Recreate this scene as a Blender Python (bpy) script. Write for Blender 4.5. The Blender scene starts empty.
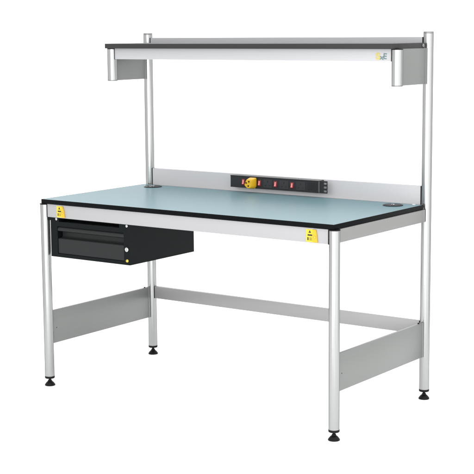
import bpy, bmesh, math, random
from mathutils import Vector, Matrix

# ------------------------------------------------------------------ camera, light, exposure
scene = bpy.context.scene
COL = scene.collection
W, D = 1.4868, 0.7287            # spacing of the leg axes
TOP = 0.8378                     # height of the table surface

YAW, PITCH, ROLL = 0.6237, 0.1490, -0.0076
fwd = Vector((-math.sin(YAW) * math.cos(PITCH), math.cos(YAW) * math.cos(PITCH), -math.sin(PITCH)))
rgt = Vector((math.cos(YAW), math.sin(YAW), 0))
upv = rgt.cross(fwd)
R_ = math.cos(ROLL) * rgt + math.sin(ROLL) * upv
U_ = -math.sin(ROLL) * rgt + math.cos(ROLL) * upv
cam_data = bpy.data.cameras.new('camera')
cam = bpy.data.objects.new('camera', cam_data)
COL.objects.link(cam)
m = Matrix((R_, U_, -fwd)).transposed().to_4x4()
m.translation = Vector((4.1884, -4.3809, 1.5626))
cam.matrix_world = m
cam_data.sensor_width = 36.0
cam_data.lens = 36.0 * 1380.57 / 474.0
cam_data.shift_x = -(237.305 - 237.0) / 474.0
cam_data.shift_y = (237.185 - 237.0) / 474.0
cam_data.clip_start = 0.05
cam_data.clip_end = 200
scene.camera = cam

world = bpy.data.worlds.new('World')
scene.world = world
world.use_nodes = True
wb = world.node_tree.nodes['Background']
wb.inputs['Color'].default_value = (1.0, 1.0, 1.0, 1)
wb.inputs['Strength'].default_value = 1.14

scene.view_settings.view_transform = 'Standard'
scene.view_settings.look = 'None'
scene.view_settings.exposure = 0.16
scene.view_settings.gamma = 1.0
scene.render.engine = 'CYCLES'
scene.cycles.max_bounces = 10
scene.cycles.diffuse_bounces = 6
scene.cycles.use_denoising = True

G = Vector((-math.sin(YAW), math.cos(YAW), 0))     # level direction the camera looks in
Rr = Vector((math.cos(YAW), math.sin(YAW), 0))     # level direction to the camera's right
BC = Vector((W / 2, D / 2, 0.8))

def softbox(name, pos, target, sx, sy, radiance):
    l = bpy.data.lights.new(name, 'AREA')
    l.shape = 'RECTANGLE'
    l.size, l.size_y = sx, sy
    l.energy = radiance * math.pi * sx * sy
    o = bpy.data.objects.new(name, l)
    COL.objects.link(o)
    o.location = pos
    o.rotation_euler = (Vector(target) - Vector(pos)).to_track_quat('-Z', 'Y').to_euler()
    return o

def around(deg, dist, z):
    a = math.radians(deg)
    v = BC + (-G * math.cos(a) + Rr * math.sin(a)) * dist
    return Vector((v.x, v.y, z))

softbox('front_softbox', around(4, 7.6, 1.0), BC, 4.0, 3.8, 2.9)
softbox('left_softbox', around(-27, 4.2, 1.1), BC, 2.2, 3.6, 3.0)
softbox('right_softbox', around(44, 4.2, 1.1), BC, 3.2, 3.6, 1.0)
softbox('overhead_softbox', BC + Vector((1.0, 0, 2.9)) - G * 0.3, BC + Vector((0.9, 0, 0)) - G * 0.3, 3.8, 4.5, 1.3)
softbox('backdrop_softbox', BC + G * 1.2 + Vector((0, 0, 3.2)), BC + G * 3.4 + Vector((0, 0, 0.2)), 4.5, 1.6, 0.6)

# ------------------------------------------------------------------ materials
def material(name, color, rough=0.5, metal=0.0, coat=0.0, grain=None, grain_amt=0.0, bump=0.0, tint=0.0, spec=0.5, emit=None, edge=None):
    mt = bpy.data.materials.new(name)
    mt.use_nodes = True
    nt = mt.node_tree
    b = nt.nodes['Principled BSDF']
    b.inputs['Base Color'].default_value = (*color, 1)
    b.inputs['Roughness'].default_value = rough
    b.inputs['Metallic'].default_value = metal
    b.inputs['Coat Weight'].default_value = coat
    b.inputs['Specular IOR Level'].default_value = spec
    if edge is not None:
        b.inputs['Specular Tint'].default_value = (edge, edge, edge, 1)
    if emit:
        b.inputs['Emission Color'].default_value = (*emit[0], 1)
        b.inputs['Emission Strength'].default_value = emit[1]
    if grain:
        tc = nt.nodes.new('ShaderNodeTexCoord')
        mp = nt.nodes.new('ShaderNodeMapping')
        mp.inputs['Scale'].default_value = grain
        nz = nt.nodes.new('ShaderNodeTexNoise')
        nz.inputs['Scale'].default_value = 1.0
        nz.inputs['Detail'].default_value = 4.0
        nt.links.new(tc.outputs['Object'], mp.inputs['Vector'])
        nt.links.new(mp.outputs['Vector'], nz.inputs['Vector'])
        if grain_amt:
            mr = nt.nodes.new('ShaderNodeMapRange')
            mr.inputs['From Min'].default_value = 0.25
            mr.inputs['From Max'].default_value = 0.75
            mr.inputs['To Min'].default_value = max(0.02, rough - grain_amt)
            mr.inputs['To Max'].default_value = rough + grain_amt
            nt.links.new(nz.outputs['Fac'], mr.inputs['Value'])
            nt.links.new(mr.outputs['Result'], b.inputs['Roughness'])
        if tint:
            hs = nt.nodes.new('ShaderNodeMapRange')
            hs.inputs['From Min'].default_value = 0.25
            hs.inputs['From Max'].default_value = 0.75
            hs.inputs['To Min'].default_value = 1 - tint
            hs.inputs['To Max'].default_value = 1 + tint
            vm = nt.nodes.new('ShaderNodeVectorMath')
            vm.operation = 'SCALE'
            vm.inputs[0].default_value = color
            nt.links.new(nz.outputs['Fac'], hs.inputs['Value'])
            nt.links.new(hs.outputs['Result'], vm.inputs['Scale'])
            nt.links.new(vm.outputs['Vector'], b.inputs['Base Color'])
        if bump:
            bp = nt.nodes.new('ShaderNodeBump')
            bp.inputs['Strength'].default_value = bump
            bp.inputs['Distance'].default_value = 0.001
            nt.links.new(nz.outputs['Fac'], bp.inputs['Height'])
            nt.links.new(bp.outputs['Normal'], b.inputs['Normal'])
    return mt

M = {
    'white': material('white_sweep_paper', (0.955, 0.955, 0.955), 0.9, spec=0.1, grain=(6, 6, 6), tint=0.01),
    'tube': material('anodised_tube', (0.36, 0.366, 0.365), 0.22, 0.86, grain=(500, 500, 4), grain_amt=0.04, edge=0.25),
    'alu_x': material('anodised_beam_lifted', (0.435, 0.435, 0.446), 0.5, 0.05, grain=(4, 700, 700), grain_amt=0.05, tint=0.025, spec=0.25),  # beam aluminium, colour raised to offset shade under the shelf
    'alu_f': material('anodised_front_beam', (0.325, 0.325, 0.333), 0.5, 0.04, grain=(4, 700, 700), grain_amt=0.05, tint=0.02, spec=0.2),  # same beam aluminium, colour lowered to offset the stronger light there
    'rail': material('anodised_rail', (0.30, 0.30, 0.30), 0.5, 0.3, grain=(4, 700, 700), grain_amt=0.05, tint=0.02),
    'alu_y': material('anodised_beam_shaded', (0.24, 0.24, 0.237), 0.45, 0.5, grain=(700, 4, 700), grain_amt=0.05, tint=0.02),  # same beam aluminium, side-face shade put into a darker colour
    'plate': material('satin_grey_plate', (0.208, 0.214, 0.209), 0.40, 0.55, grain=(600, 5, 600), grain_amt=0.05, tint=0.03),
    'laminate': material('pale_blue_laminate', (0.140, 0.230, 0.258), 0.32, grain=(300, 300, 300), grain_amt=0.04, tint=0.02, spec=0.05),
    'backing': material('pale_backing_sheet', (0.70, 0.70, 0.69), 0.7, grain=(40, 40, 40), tint=0.03),  # added pale reflector under the top, bounces light onto the floor
    'shelf': material('grey_laminate', (0.16, 0.165, 0.17), 0.5, grain=(900, 900, 900), tint=0.03, spec=0.03),
    'edge': material('black_edge_band', (0.0018, 0.0024, 0.0031), 0.45, grain=(80, 80, 80), grain_amt=0.05, spec=0.06),
    'shelf_edge': material('dark_grey_edge_band', (0.026, 0.0255, 0.0265), 0.45, grain=(80, 80, 80), grain_amt=0.05, spec=0.2),
    'rubber': material('black_rubber', (0.006, 0.006, 0.0065), 0.45, spec=0.12, grain=(200, 200, 200), grain_amt=0.08),
    'gloss': material('black_plastic', (0.006, 0.0065, 0.007), 0.25, spec=0.08, grain=(90, 90, 90), grain_amt=0.04),
    'case': material('black_powder_coat', (0.003, 0.0045, 0.005), 0.5, spec=0.10, grain=(1500, 1500, 1500), grain_amt=0.05, bump=0.06),
    'front': material('charcoal_powder_coat', (0.017, 0.018, 0.0185), 0.5, spec=0.15, grain=(1500, 1500, 1500), grain_amt=0.05, bump=0.06),
    'strip': material('black_strip_metal', (0.016, 0.017, 0.019), 0.4, spec=0.3, grain=(900, 900, 900), grain_amt=0.05),
    'socket': material('charcoal_socket_plastic', (0.026, 0.027, 0.029), 0.4, spec=0.3, grain=(90, 90, 90), grain_amt=0.04),
    'slot': material('dark_slot', (0.004, 0.004, 0.004), 0.7),
    'red': material('red_switch_frame', (0.13, 0.006, 0.008), 0.35),
    'lit': material('lit_red_rocker', (0.55, 0.15, 0.15), 0.35, emit=((1.0, 0.30, 0.28), 0.20)),
    'yellow': material('yellow_plastic', (0.60, 0.36, 0.008), 0.35, grain=(120, 120, 120), grain_amt=0.05),
    'label': material('yellow_label', (0.60, 0.43, 0.015), 0.45, grain=(200, 200, 200), tint=0.03),
    'amber': material('amber_label', (0.60, 0.34, 0.008), 0.4, grain=(200, 200, 200), tint=0.03),
    'ink': material('black_ink', (0.03, 0.022, 0.01), 0.5),
    'logo_yellow': material('logo_yellow', (0.50, 0.42, 0.12), 0.5),
    'logo_grey': material('logo_grey', (0.13, 0.19, 0.20), 0.5),
    'chrome': material('polished_steel', (0.55, 0.55, 0.55), 0.15, 1.0, grain=(300, 300, 300), grain_amt=0.04),
    'white_plastic': material('white_plastic', (0.5, 0.51, 0.51), 0.3, grain=(300, 300, 300), grain_amt=0.04),
    'brass': material('brass_stud', (0.50, 0.40, 0.06), 0.3, 0.6, grain=(300, 300, 300), grain_amt=0.04),
}

# ------------------------------------------------------------------ mesh helpers
def add_box(bm, x0, x1, y0, y1, z0, z1, bevel=0.0, seg=2):
    r = bmesh.ops.create_cube(bm, size=1.0)
    vs = r['verts']
    for v in vs:
        v.co = Vector(((x0 + x1) / 2 + v.co.x * (x1 - x0), (y0 + y1) / 2 + v.co.y * (y1 - y0), (z0 + z1) / 2 + v.co.z * (z1 - z0)))
    if bevel:
        es = list({e for v in vs for e in v.link_edges})
        bmesh.ops.bevel(bm, geom=es, offset=bevel, segments=seg, affect='EDGES', profile=0.5)

def add_lathe(bm, prof, centre=(0, 0, 0), axis='Z', n=48):
    """prof: (radius, height) from bottom to top; closed at both ends."""
    c = Vector(centre)
    def place(r, h, a):
        p, q = r * math.cos(a), r * math.sin(a)
        if axis == 'Z':
            return c + Vector((p, q, h))
        if axis == 'Y':                      # height runs towards -Y
            return c + Vector((p, -h, q))
        return c + Vector((h, p, q))
    rings = [[bm.verts.new(place(r, h, 2 * math.pi * k / n)) for k in range(n)] for r, h in prof]
    for a, b in zip(rings, rings[1:]):
        for k in range(n):
            bm.faces.new((a[k], a[(k + 1) % n], b[(k + 1) % n], b[k]))
    bm.faces.new(rings[0][::-1])
    bm.faces.new(rings[-1])

def add_prism(bm, pts, axis, a0, a1):
    """extrude a closed outline. axis X: pts are (y, z); axis Y: pts are (x, z)."""
    def P(p, a):
        return Vector((a, p[0], p[1])) if axis == 'X' else Vector((p[0], a, p[1]))
    lo = [bm.verts.new(P(p, a0)) for p in pts]
    hi = [bm.verts.new(P(p, a1)) for p in pts]
    n = len(pts)
    bm.faces.new(lo)
    bm.faces.new(hi[::-1])
    for k in range(n):
        bm.faces.new((lo[k], hi[k], hi[(k + 1) % n], lo[(k + 1) % n]))

def link(name, bm, mat, parent=None, smooth=True, origin=None):
    bmesh.ops.recalc_face_normals(bm, faces=bm.faces[:])
    lim = math.radians(32)
    for e in bm.edges:
        if len(e.link_faces) == 2 and e.calc_face_angle(0) > lim:
            e.smooth = False
    for f in bm.faces:
        f.smooth = smooth
    if origin is None:
        xs = [v.co for v in bm.verts]
        origin = Vector(((min(v.x for v in xs) + max(v.x for v in xs)) / 2,
                         (min(v.y for v in xs) + max(v.y for v in xs)) / 2,
                         min(v.z for v in xs)))
    origin = Vector(origin)
    for v in bm.verts:
        v.co -= origin
    me = bpy.data.meshes.new(name)
    bm.to_mesh(me)
    bm.free()
    me.materials.append(mat)
    o = bpy.data.objects.new(name, me)
    COL.objects.link(o)
    o.location = origin
    if parent is not None:
        o.parent = parent
        base = Vector((0, 0, 0))
        q = parent
        while q is not None:
            base += q.location
            q = q.parent
        o.location = origin - base
    return o

def merge(o, other):
    """take the mesh of `other` into `o`, keeping its material."""
    def origin(q):
        v = Vector((0, 0, 0))
        while q is not None:
            v += q.location
            q = q.parent
        return v
    off = origin(other) - origin(o)
    idx = len(o.data.materials)
    o.data.materials.append(other.data.materials[0])
    for v in other.data.vertices:
        v.co += off
    for p in other.data.polygons:
        p.material_index = idx
    bm = bmesh.new()
    bm.from_mesh(o.data)
    bm.from_mesh(other.data)
    bm.to_mesh(o.data)
    bm.free()
    me = other.data
    bpy.data.objects.remove(other)
    bpy.data.meshes.remove(me)

def box(name, mat, parent, x0, x1, y0, y1, z0, z1, bevel=0.0, seg=2):
    bm = bmesh.new()
    add_box(bm, x0, x1, y0, y1, z0, z1, bevel, seg)
    return link(name, bm, mat, parent)

def lathe(name, mat, parent, prof, centre, axis='Z', n=48):
    bm = bmesh.new()
    add_lathe(bm, prof, centre, axis, n)
    return link(name, bm, mat, parent)

# ------------------------------------------------------------------ setting: white paper sweep
def sweep():
    bm = bmesh.new()
    prof = [(-2.3, 0.0), (2.2, 0.0)]
    rad = 1.6
    for k in range(1, 25):
        a = math.pi / 2 * k / 24
        prof.append((2.2 + rad * math.sin(a), rad - rad * math.cos(a)))
    prof.append((2.2 + rad, 6.0))
    rows = []
    for g, z in prof:
        c = Vector((W / 2, D / 2, 0)) + G * g
        rows.append([bm.verts.new((c + Rr * s) + Vector((0, 0, z))) for s in (-1.75 - 0.25 * max(g + 1, 0), 1.75 + 0.25 * max(g + 1, 0))])
    for a, b in zip(rows, rows[1:]):
        bm.faces.new((a[0], a[1], b[1], b[0]))
    o = link('floor', bm, M['white'], origin=(0, 0, 0))
    o['kind'] = 'structure'
sweep()

# ------------------------------------------------------------------ the workbench
bench = bpy.data.objects.new('workbench', None)
COL.objects.link(bench)
bench.location = (W / 2, D / 2, 0)
bench['label'] = 'silver framed workbench with pale blue top, raised shelf and black drawer unit'
bench['category'] = 'workbench'

TR = 0.0211                       # tube radius
TB = 0.8185                       # underside of the table top

def make_leg(x, y, ztop, cap, tall):
    bm = bmesh.new()
    add_lathe(bm, [(TR - 0.0006, 0.0430), (TR, 0.0436), (TR, ztop - 0.0006), (TR - 0.0006, ztop)], (x, y, 0), n=64)
    leg = link('upright' if tall else 'leg', bm, M['tube'], bench)
    if tall:
        lathe('top_cap', M['plate'], leg, [(TR - 0.0002, ztop + .0002), (TR + 0.0002, ztop + 0.0006), (TR + 0.0002, ztop + 0.006), (TR - 0.002, ztop + 0.0080)], (x, y, 0), n=64)
    else:
        lathe('top_cap', M['rubber'], leg, [(TR + 0.001, ztop + .0002), (TR + 0.0018, ztop + 0.0008), (TR + 0.0018, ztop + 0.003), (TR + 0.001, ztop + 0.0036)], (x, y, 0), n=64)
    lathe('end_collar', M['rubber'], leg, [(TR - 0.006, 0.0330), (TR - 0.001, 0.0332), (TR + 0.0008, 0.035), (TR + 0.0008, 0.0418), (TR + 0.0002, 0.0428)], (x, y, 0), n=64)
    bm = bmesh.new()
    add_lathe(bm, [(0.0218, 0.0), (0.0230, 0.0012), (0.0230, 0.0042), (0.0215, 0.0064), (0.0170, 0.0125), (0.0120, 0.0176), (0.0098, 0.0184)], (x, y, 0), n=48)
    add_lathe(bm, [(0.0098, 0.0186), (0.0098, 0.0238)], (x, y, 0), n=6)
    add_lathe(bm, [(0.0058, 0.0240), (0.0058, 0.0328)], (x, y, 0), n=24)
    link('levelling_foot', bm, M['rubber'], leg)
    return leg

make_leg(0, 0, 0.8146, 'rubber', False)
make_leg(W, 0, 0.8146, 'rubber', False)
make_leg(0, D, 1.5430, 'plate', True)
make_leg(W, D, 1.5430, 'plate', True)

# --- table top
X0, X1, Y0, Y1 = -0.0076, W + 0.0066, -0.0153, 0.6896
top = box('tabletop', M['laminate'], bench, X0 + 0.0028, X1 - 0.0028, Y0 + 0.0028, Y1 - 0.0028, TB + 0.0006, TOP, 0.0)
top.data.materials.append(M['backing'])  # underside made pale to brighten the floor below
for p in top.data.polygons:
    if p.normal.z < -0.5:
        p.material_index = 1
def band(name, mat, parent, x0, x1, y0, y1, z0, z1, t, bevel):
    bm = bmesh.new()
    outer = [(x0, y0), (x1, y0), (x1, y1), (x0, y1)]
    inner = [(x0 + t, y0 + t), (x1 - t, y0 + t), (x1 - t, y1 - t), (x0 + t, y1 - t)]
    vo = [[bm.verts.new((p[0], p[1], z)) for p in outer] for z in (z0, z1)]
    vi = [[bm.verts.new((p[0], p[1], z)) for p in inner] for z in (z0, z1)]
    edges = []
    for k in range(4):
        j = (k + 1) % 4
        bm.faces.new((vo[0][k], vo[0][j], vo[1][j], vo[1][k]))
        bm.faces.new((vi[0][j], vi[0][k], vi[1][k], vi[1][j]))
        bm.faces.new((vo[1][k], vo[1][j], vi[1][j], vi[1][k]))
        bm.faces.new((vo[0][j], vo[0][k], vi[0][k], vi[0][j]))
    bm.edges.ensure_lookup_table()
    es = [e for e in bm.edges if all(v in vo[0] + vo[1] for v in e.verts)]
    bmesh.ops.bevel(bm, geom=es, offset=bevel, segments=3, affect='EDGES', profile=0.5)
    return link(name, bm, mat, parent)
band('edge_band', M['edge'], top, X0, X1, Y0, Y1, TB, TOP + 0.0002, 0.0027, 0.0012)

def grommet(x, y):
    bm = bmesh.new()
    z = TOP
    add_lathe(bm, [(0.0400, z + 0.0002), (0.0425, z + 0.0004), (0.0428, z + 0.0012), (0.0415, z + 0.0030), (0.0370, z + 0.0034),
                   (0.0350, z + 0.0026), (0.0342, z + 0.0012)], (x, y, 0), n=64)
    link('cable_grommet', bm, M['gloss'], top)
    bm = bmesh.new()
    add_lathe(bm, [(0.0335, z + 0.0014), (0.0338, z + 0.0024), (0.0325, z + 0.0029), (0.012, z + 0.0026), (0.004, z + 0.0024)], (x, y, 0), n=64)
    link('grommet_lid', bm, M['gloss'], top)
    lathe('lid_spot', M['chrome'], top, [(0.0085, z + 0.0028), (0.0088, z + 0.0040), (0.0070, z + 0.0054), (0.003, z + 0.0058)], (x, y, 0), n=32)  # bright disc for the pale spot at each lid's centre
grommet(0.1060, 0.6185)
grommet(1.3930, 0.6120)
lathe('earth_stud', M['white_plastic'], top, [(0.0078, TOP + 0.0002), (0.0082, TOP + 0.001), (0.0074, TOP + 0.0026), (0.004, TOP + 0.0038)], (1.4580, 0.6720, 0), n=32)

# --- beams and panels, each with the dark rubber strip that seats it against the tubes
def rail_x(name, x0, x1, y0, y1, z0, z1, mat=None, end=0.0030):
    r = box(name, mat or M['alu_x'], bench, x0 + end, x1 - end, y0, y1, z0, z1, 0.0012)
    for a, b in ((x0, x0 + end - 0.0002), (x1 - end + 0.0002, x1)):
        box('end_seal', M['rubber'], r, a, b, y0 - 0.0008, y1 + 0.0008, z0 - 0.0008, z1 + 0.0002, 0.0004, 1)
    return r

def rail_y(name, x, y0, y1, z0, z1, half, mat, lip=0.016):
    r = box(name, mat, bench, x - half, x + half, y0, y1 - lip, z0, z1, 0.0010)
    box('saddle', mat, r, x - half - 0.0010, x + half + 0.0010, y1 - lip + 0.0002, y1 - 0.0022, z0 - 0.0006, z1 + 0.0002, 0.0010)
    box('end_seal', M['rubber'], r, x - half - 0.0006, x + half + 0.0006, y1 - 0.0020, y1, z0 - 0.0006, z1, 0.0004, 1)
    return r

front_beam = rail_x('front_beam', 0.0195, W - 0.0195, -0.0100, 0.0100, 0.7610, 0.8180, M['alu_f'])
rail_y('side_beam', 0.0, 0.0195, 0.6990, 0.7660, 0.8176, 0.0110, M['alu_y'])
rail_y('side_beam', W, 0.0195, 0.6990, 0.7660, 0.8176, 0.0110, M['alu_y'])
for x in (0.0, W):
    pl = rail_y('end_panel', x, 0.0200, 0.7092, 0.1875, 0.3365, 0.0060, M['plate'])
    lathe('panel_screw', M['rubber'], pl, [(0.0042, 0.3367), (0.0042, 0.3392), (0.003, 0.3405)], (x, 0.672, 0), n=20)
    bm = bmesh.new()
    s = 1
    add_lathe(bm, [(0.0022, 0.0), (0.0022, 0.0008)], (x + 0.0060, 0.046, 0.255), 'X', 16)
    link('panel_hole', bm, M['slot'], pl)
rail_x('rear_rail', 0.0200, W - 0.0200, D - 0.0090, D + 0.0090, 0.2804, 0.3380, M['rail'])
panel = rail_x('back_panel', 0.0200, W - 0.0200, 0.7187, D + 0.0100, 0.7660, 0.9125)

# --- raised shelf
SX0, SX1, SY0, SY1, SZ0, SZ1 = -0.0024, W + 0.0020, 0.4212, 0.6890, 1.4840, 1.5050
shelf = box('shelf', M['shelf'], bench, SX0 + 0.0028, SX1 - 0.0028, SY0 + 0.0028, SY1 - 0.0028, SZ0 + 0.0006, SZ1)
band('edge_band', M['shelf_edge'], shelf, SX0, SX1, SY0, SY1, SZ0, SZ1 + 0.0002, 0.0027, 0.0012)
for x, s in ((SX0, -1), (SX1, 1)):
    bm = bmesh.new()
    pr = [(0.0068, 0.0004), (0.0072, 0.001), (0.0060, 0.0034), (0.0030, 0.0042)]
    add_lathe(bm, [(r, s * h) for r, h in pr], (x, 0.6790, 1.4945), 'X', 24)
    link('shelf_screw', bm, M['plate'], shelf)
rail_x('shelf_back_beam', 0.0200, W - 0.0200, 0.7187, D + 0.0100, 1.4600, 1.5285, M['alu_f'])
shelf_beam = rail_x('shelf_front_beam', 0.0205, W - 0.0205, 0.4600, 0.4780, 1.4345, 1.4834)
for x in (0.0, W):
    br = rail_y('shelf_bracket', x, 0.4895, 0.7092, 1.3375, 1.4832, 0.0060, M['plate'])
    lathe('bracket_tube', M['tube'], br, [(0.0222, 1.3392), (0.0226, 1.3396), (0.0226, 1.4800), (0.0222, 1.4804)], (x, 0.4690, 0), n=64)
    lathe('tube_cap', M['plate'], br, [(0.0205, 1.3355), (0.0228, 1.3362), (0.0230, 1.3388), (0.0224, 1.3390)], (x, 0.4690, 0), n=64)
    lathe('tube_cap', M['rubber'], br, [(0.0224, 1.4806), (0.0230, 1.4810), (0.0230, 1.4832), (0.0220, 1.4838)], (x, 0.4690, 0), n=64)

# --- lettering on the shelf's front beam
def letter(ch, mat, parent, x, y, z, size, rot=0.0, xs=1.0, bold=0.0):
    cu = bpy.data.curves.new('letter', 'FONT')
    cu.body = ch
    cu.size = size
    cu.extrude = 0.0002
    cu.offset = bold
    cu.align_x = 'CENTER'
    tmp = bpy.data.objects.new('letter', cu)
    COL.objects.link(tmp)
    dg = bpy.context.evaluated_depsgraph_get()
    me = bpy.data.meshes.new_from_object(tmp.evaluated_get(dg))
    bpy.data.objects.remove(tmp)
    bpy.data.curves.remove(cu)
    t = Matrix.Rotation(math.pi / 2, 4, 'X') @ Matrix.Rotation(rot, 4, 'Z') @ Matrix.Diagonal((xs, 1, 1, 1))
    me.transform(t)
    me.materials.clear()
    me.materials.append(mat)
    o = bpy.data.objects.new('letter', me)
    COL.objects.link(o)
    o.parent = parent
    base = Vector((0, 0, 0))
    q = parent
    while q is not None:
        base += q.location
        q = q.parent
    o.location = Vector((x, y, z)) - base
    return o
ly = 0.4600 - 0.0004
letter('S', M['logo_yellow'], shelf_beam, 1.4040, ly, 1.4425, 0.036, 0, 1.15, 0.0019)
letter('x', M['logo_grey'], shelf_beam, 1.4205, ly, 1.4420, 0.026, -0.12, 1.2, 0.0010)
letter('E', M['logo_grey'], shelf_beam, 1.4350, ly, 1.4440, 0.032, -0.08, 1.05, 0.0010)

# --- yellow earth bonding labels on the front beam
def earth_label(x0, x1, z0, z1, y, slant):
    bm = bmesh.new()
    xm = x0 + (x1 - x0) * 0.60
    add_prism(bm, [(x0, z0), (xm, z0), (xm, z1), (x0, z1)], 'Y', y - 0.0003, y - 0.0011)
    lab = link('earth_label', bm, M['label'], front_beam)
    # the bonding block on the right half of the label
    bm = bmesh.new()
    add_prism(bm, [(xm + 0.0002, z0), (x1, z0), (x1 - slant * 0.4, z0 + (z1 - z0) * 0.55), (x1 - slant, z1), (xm + 0.0002, z1)], 'Y', y - 0.0003, y - 0.0065)
    bmesh.ops.bevel(bm, geom=bm.edges[:], offset=0.0012, segments=2, affect='EDGES')
    link('bonding_block', bm, M['amber'], front_beam)
    lathe('bonding_stud', M['brass'], front_beam, [(0.0048, 0.0), (0.0048, 0.0020), (0.0032, 0.0030), (0.0016, 0.0032)], ((xm + x1 - slant * .4) / 2, y - 0.0067, z0 + (z1 - z0) * 0.42), 'Y', 24)
    # printed marks: warning triangle, title bar, two lines, small emblem
    w, h = xm - x0, z1 - z0
    bm = bmesh.new()
    def quad(u0, u1, v0, v1):
        add_prism(bm, [(x0 + w * u0, z0 + h * v0), (x0 + w * u1, z0 + h * v0), (x0 + w * u1, z0 + h * v1), (x0 + w * u0, z0 + h * v1)], 'Y', y - 0.0012, y - 0.0014)
    cx, cz = x0 + w * 0.52, z0 + h * 0.80
    add_prism(bm, [(cx - 0.0062, cz - 0.0045), (cx + 0.0062, cz - 0.0045), (cx, cz + 0.0065)], 'Y', y - 0.0012, y - 0.0014)
    quad(0.22, 0.86, 0.47, 0.60)
    quad(0.18, 0.36, 0.12, 0.36)
    quad(0.46, 0.84, 0.30, 0.335)
    quad(0.46, 0.78, 0.22, 0.255)
    quad(0.46, 0.84, 0.14, 0.175)
    merge(lab, link('printed_marks', bm, M['ink'], front_beam))
earth_label(0.0790, 0.1290, 0.7640, 0.8130, -0.0100, 0.0120)
earth_label(1.3665, 1.4205, 0.7640, 0.8130, -0.0100, 0.0070)

# --- drawer unit under the top
CX0, CX1, CY0, CY1, CZ0, CZ1 = 0.0392, 0.4876, -0.0092, 0.4320, 0.5886, 0.7602
FY = 0.0300                                    # where the front frame meets the shell
bm = bmesh.new()
add_box(bm, CX0, CX1, FY, CY1, CZ0, 0.7440)                        # shell
add_box(bm, CX0, CX0 + 0.0396, CY0, FY, CZ0, 0.7440)               # stiles
add_box(bm, CX1 - 0.0320, CX1, CY0, FY, CZ0, 0.7440)
add_box(bm, CX0 + 0.0396, CX1 - 0.0320, CY0, FY, CZ0, 0.6035)      # bottom rail
add_box(bm, CX0 + 0.0396, CX1 - 0.0320, CY0, FY, 0.7240, 0.7440)   # top rail
add_box(bm, CX1 - 0.0560, CX1, CY0, CY1, 0.7440, CZ1)              # hanging flanges
add_box(bm, 0.0228, 0.0880, CY0, CY1, 0.7475, CZ1)
add_box(bm, CX0, 0.0880, CY0, CY1, 0.7440, 0.7475)
add_box(bm, 0.0880, CX1 - 0.0560, 0.0500, CY1, 0.7440, CZ1)
unit = link('drawer_unit', bm, M['case'], bench)
bm = bmesh.new()
prof = [(0.0296, 0.6045), (-0.0050, 0.6045), (-0.0062, 0.6060), (-0.0062, 0.6660), (-0.0052, 0.6690), (-0.0025, 0.6705), (0.0180, 0.6730),
        (0.0225, 0.6780), (0.0225, 0.6960), (0.0160, 0.7010), (-0.0050, 0.7030), (-0.0078, 0.7050), (-0.0085, 0.7085), (-0.0078, 0.7140),
        (-0.0045, 0.7195), (0.0010, 0.7225), (0.0296, 0.7232)]
add_prism(bm, prof, 'X', 0.0800, 0.4546)
drawer = link('drawer', bm, M['front'], unit)
lathe('lock', M['chrome'], unit, [(0.0090, 0.0), (0.0095, 0.0008), (0.0092, 0.0035), (0.0070, 0.0045), (0.0060, 0.0035), (0.003, 0.0034)], (0.4730, CY0 - 0.0002, 0.6550), 'Y', 32)
lathe('earth_stud', M['brass'], unit, [(0.0068, 0.0), (0.0070, 0.0010), (0.0052, 0.0040), (0.003, 0.0048)], (0.4735, CY0 - 0.0002, 0.6070), 'Y', 24)
for x, z in ((0.0760, 0.7555), (0.4750, 0.7550)):
    lathe('bolt', M['chrome'], unit, [(0.0062, 0.0), (0.0062, 0.0030), (0.0045, 0.0038)], (x, CY0 - 0.0002, z), 'Y', 6)

# --- power strip on the back panel
PX0, PX1, PY0, PY1, PZ0, PZ1 = 0.5150, 0.9880, 0.6745, 0.7184, 0.8570, 0.9110
bm = bmesh.new()
add_prism(bm, [(PY1, PZ0), (PY0 + 0.0015, PZ0), (PY0, PZ0 + 0.0015), (PY0, PZ0 + 0.0040), (PY0 + 0.0012, PZ0 + 0.0052), (PY0 + 0.0012, PZ1 - 0.0052),
               (PY0, PZ1 - 0.0040), (PY0, PZ1 - 0.0015), (PY0 + 0.0015, PZ1), (PY1, PZ1)], 'X', PX0, PX1)
strip = link('power_strip', bm, M['strip'], bench)
fy = PY0 + 0.0012
SOCK = [0.6360, 0.7195, 0.8070, 0.8955]
SWI = [0.5870, 0.6748, 0.7620, 0.8500]
zc = 0.8832
for k, x in enumerate(SOCK):
    bm = bmesh.new()
    add_box(bm, x - 0.0235, x + 0.0235, fy - 0.0014, fy - 0.0001, zc - 0.0195, zc + 0.0195, 0.0006, 1)
    so = link('socket', bm, M['socket'], strip)
    bm = bmesh.new()
    add_box(bm, x - 0.0022, x + 0.0022, fy - 0.0018, fy - 0.0015, zc + 0.0040, zc + 0.0125)
    add_box(bm, x - 0.0145, x - 0.0075, fy - 0.0018, fy - 0.0015, zc - 0.0110, zc - 0.0065)
    add_box(bm, x + 0.0075, x + 0.0145, fy - 0.0018, fy - 0.0015, zc - 0.0110, zc - 0.0065)
    merge(so, link('pin_slots', bm, M['slot'], strip))
for x in SWI:
    bm = bmesh.new()
    add_box(bm, x - 0.0090, x + 0.0090, fy - 0.0022, fy - 0.0001, zc - 0.0140, zc + 0.0140, 0.0010, 2)
    sw = link('switch', bm, M['red'], strip)
    bm = bmesh.new()
    add_prism(bm, [(fy - 0.0023, zc - 0.0095), (fy - 0.0075, zc - 0.0090), (fy - 0.0040, zc + 0.0010), (fy - 0.0034, zc + 0.0090), (fy - 0.0023, zc + 0.0095)], 'X', x - 0.0038, x + 0.0038)
    merge(sw, link('rocker', bm, M['lit'], strip))
bm = bmesh.new()
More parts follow.
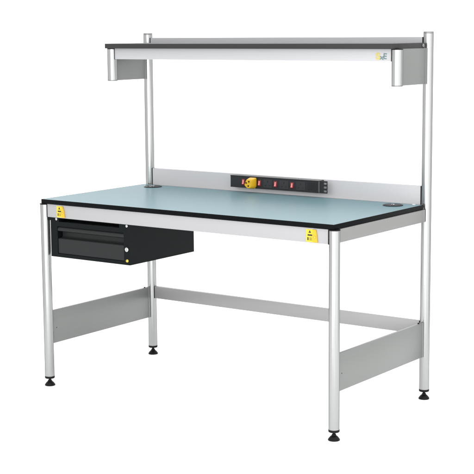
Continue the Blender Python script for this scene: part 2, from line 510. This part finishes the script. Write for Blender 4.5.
for k in range(9):
    x = 0.9300 + k * 0.0058
    add_box(bm, x, x + 0.0026, fy - 0.0010, fy - 0.0001, zc - 0.0180, zc + 0.0180)
link('vent_ribs', bm, M['strip'], strip)
# slotted mounting ear
ex0, ex1, ey0, ey1 = PX1 + 0.0004, 1.0305, PY0 + 0.004, PY0 + 0.0065
bm = bmesh.new()
add_box(bm, PX1 - 0.0015, ex0 + 0.0215, ey0, ey1, PZ0, PZ1)
slots = [(0.8620, 0.8705), (0.8785, 0.8875), (0.8960, 0.9040)]
zs = [PZ0] + [v for s in slots for v in s] + [PZ1]
for k in range(0, len(zs), 2):
    add_box(bm, ex0 + 0.0215, ex1, ey0, ey1, zs[k], zs[k + 1])
for a, b in slots:
    add_box(bm, ex1 - 0.0035, ex1, ey0, ey1, a, b)
link('mounting_ear', bm, M['strip'], strip)
box('end_plate', M['plate'], strip, PX1 + 0.0002, PX1 + 0.0030, PY0 + 0.0012, ey0 - 0.0004, PZ0 + 0.002, PZ1 - 0.002, 0.0004, 1)

# ------------------------------------------------------------------ the yellow plug pushed into the first socket
plug = bpy.data.objects.new('power_plug', None)
COL.objects.link(plug)
px_, py_, pz_ = SOCK[0], fy - 0.0020, zc
plug.location = (px_, py_, pz_)
plug['label'] = 'yellow earth bonding plug in the first socket of the black power strip'
plug['category'] = 'plug'
def rounded(pts, r, n=6):
    out = []
    k = len(pts)
    for i in range(k):
        p, c, q = Vector(pts[i - 1]), Vector(pts[i]), Vector(pts[(i + 1) % k])
        a, b = c + (p - c).normalized() * r, c + (q - c).normalized() * r
        for t in range(n + 1):
            u = t / n
            out.append(((1 - u) ** 2 * a + 2 * u * (1 - u) * c + u * u * b))
    return out
base = rounded([(-0.0215, -0.0090), (-0.0050, -0.0240), (0.0160, -0.0240), (0.0235, -0.0150), (0.0235, 0.0210), (-0.0080, 0.0210)], 0.006)
def scaled(s, dx, dz):
    s *= 1.10
    return [(p.x * s + dx, p.y * s + dz) for p in base]
levels = [(0.0, 0.96, 0, 0), (0.0020, 1.0, 0, 0), (0.0120, 1.0, 0, 0), (0.0230, 0.90, -0.0006, -0.0008), (0.0320, 0.80, -0.001, -0.0014), (0.0345, 0.74, -0.001, -0.0014)]
bm = bmesh.new()
rings = [[bm.verts.new((px_ + x, py_ - h, pz_ + z)) for x, z in scaled(s, dx, dz)] for h, s, dx, dz in levels]
n = len(base)
for a, b in zip(rings, rings[1:]):
    for k in range(n):
        bm.faces.new((a[k], a[(k + 1) % n], b[(k + 1) % n], b[k]))
bm.faces.new(rings[0]); bm.faces.new(rings[-1][::-1])
link('plug_body', bm, M['yellow'], plug)
for dx, dz in ((-0.0085, 0.0010), (0.0065, 0.0075), (0.0030, -0.0120)):
    lathe('snap_stud', M['rubber'], plug, [(0.0036, 0.0), (0.0038, 0.0008), (0.0030, 0.0022), (0.0015, 0.0028)], (px_ + dx, py_ - 0.0346, pz_ + dz), 'Y', 24)
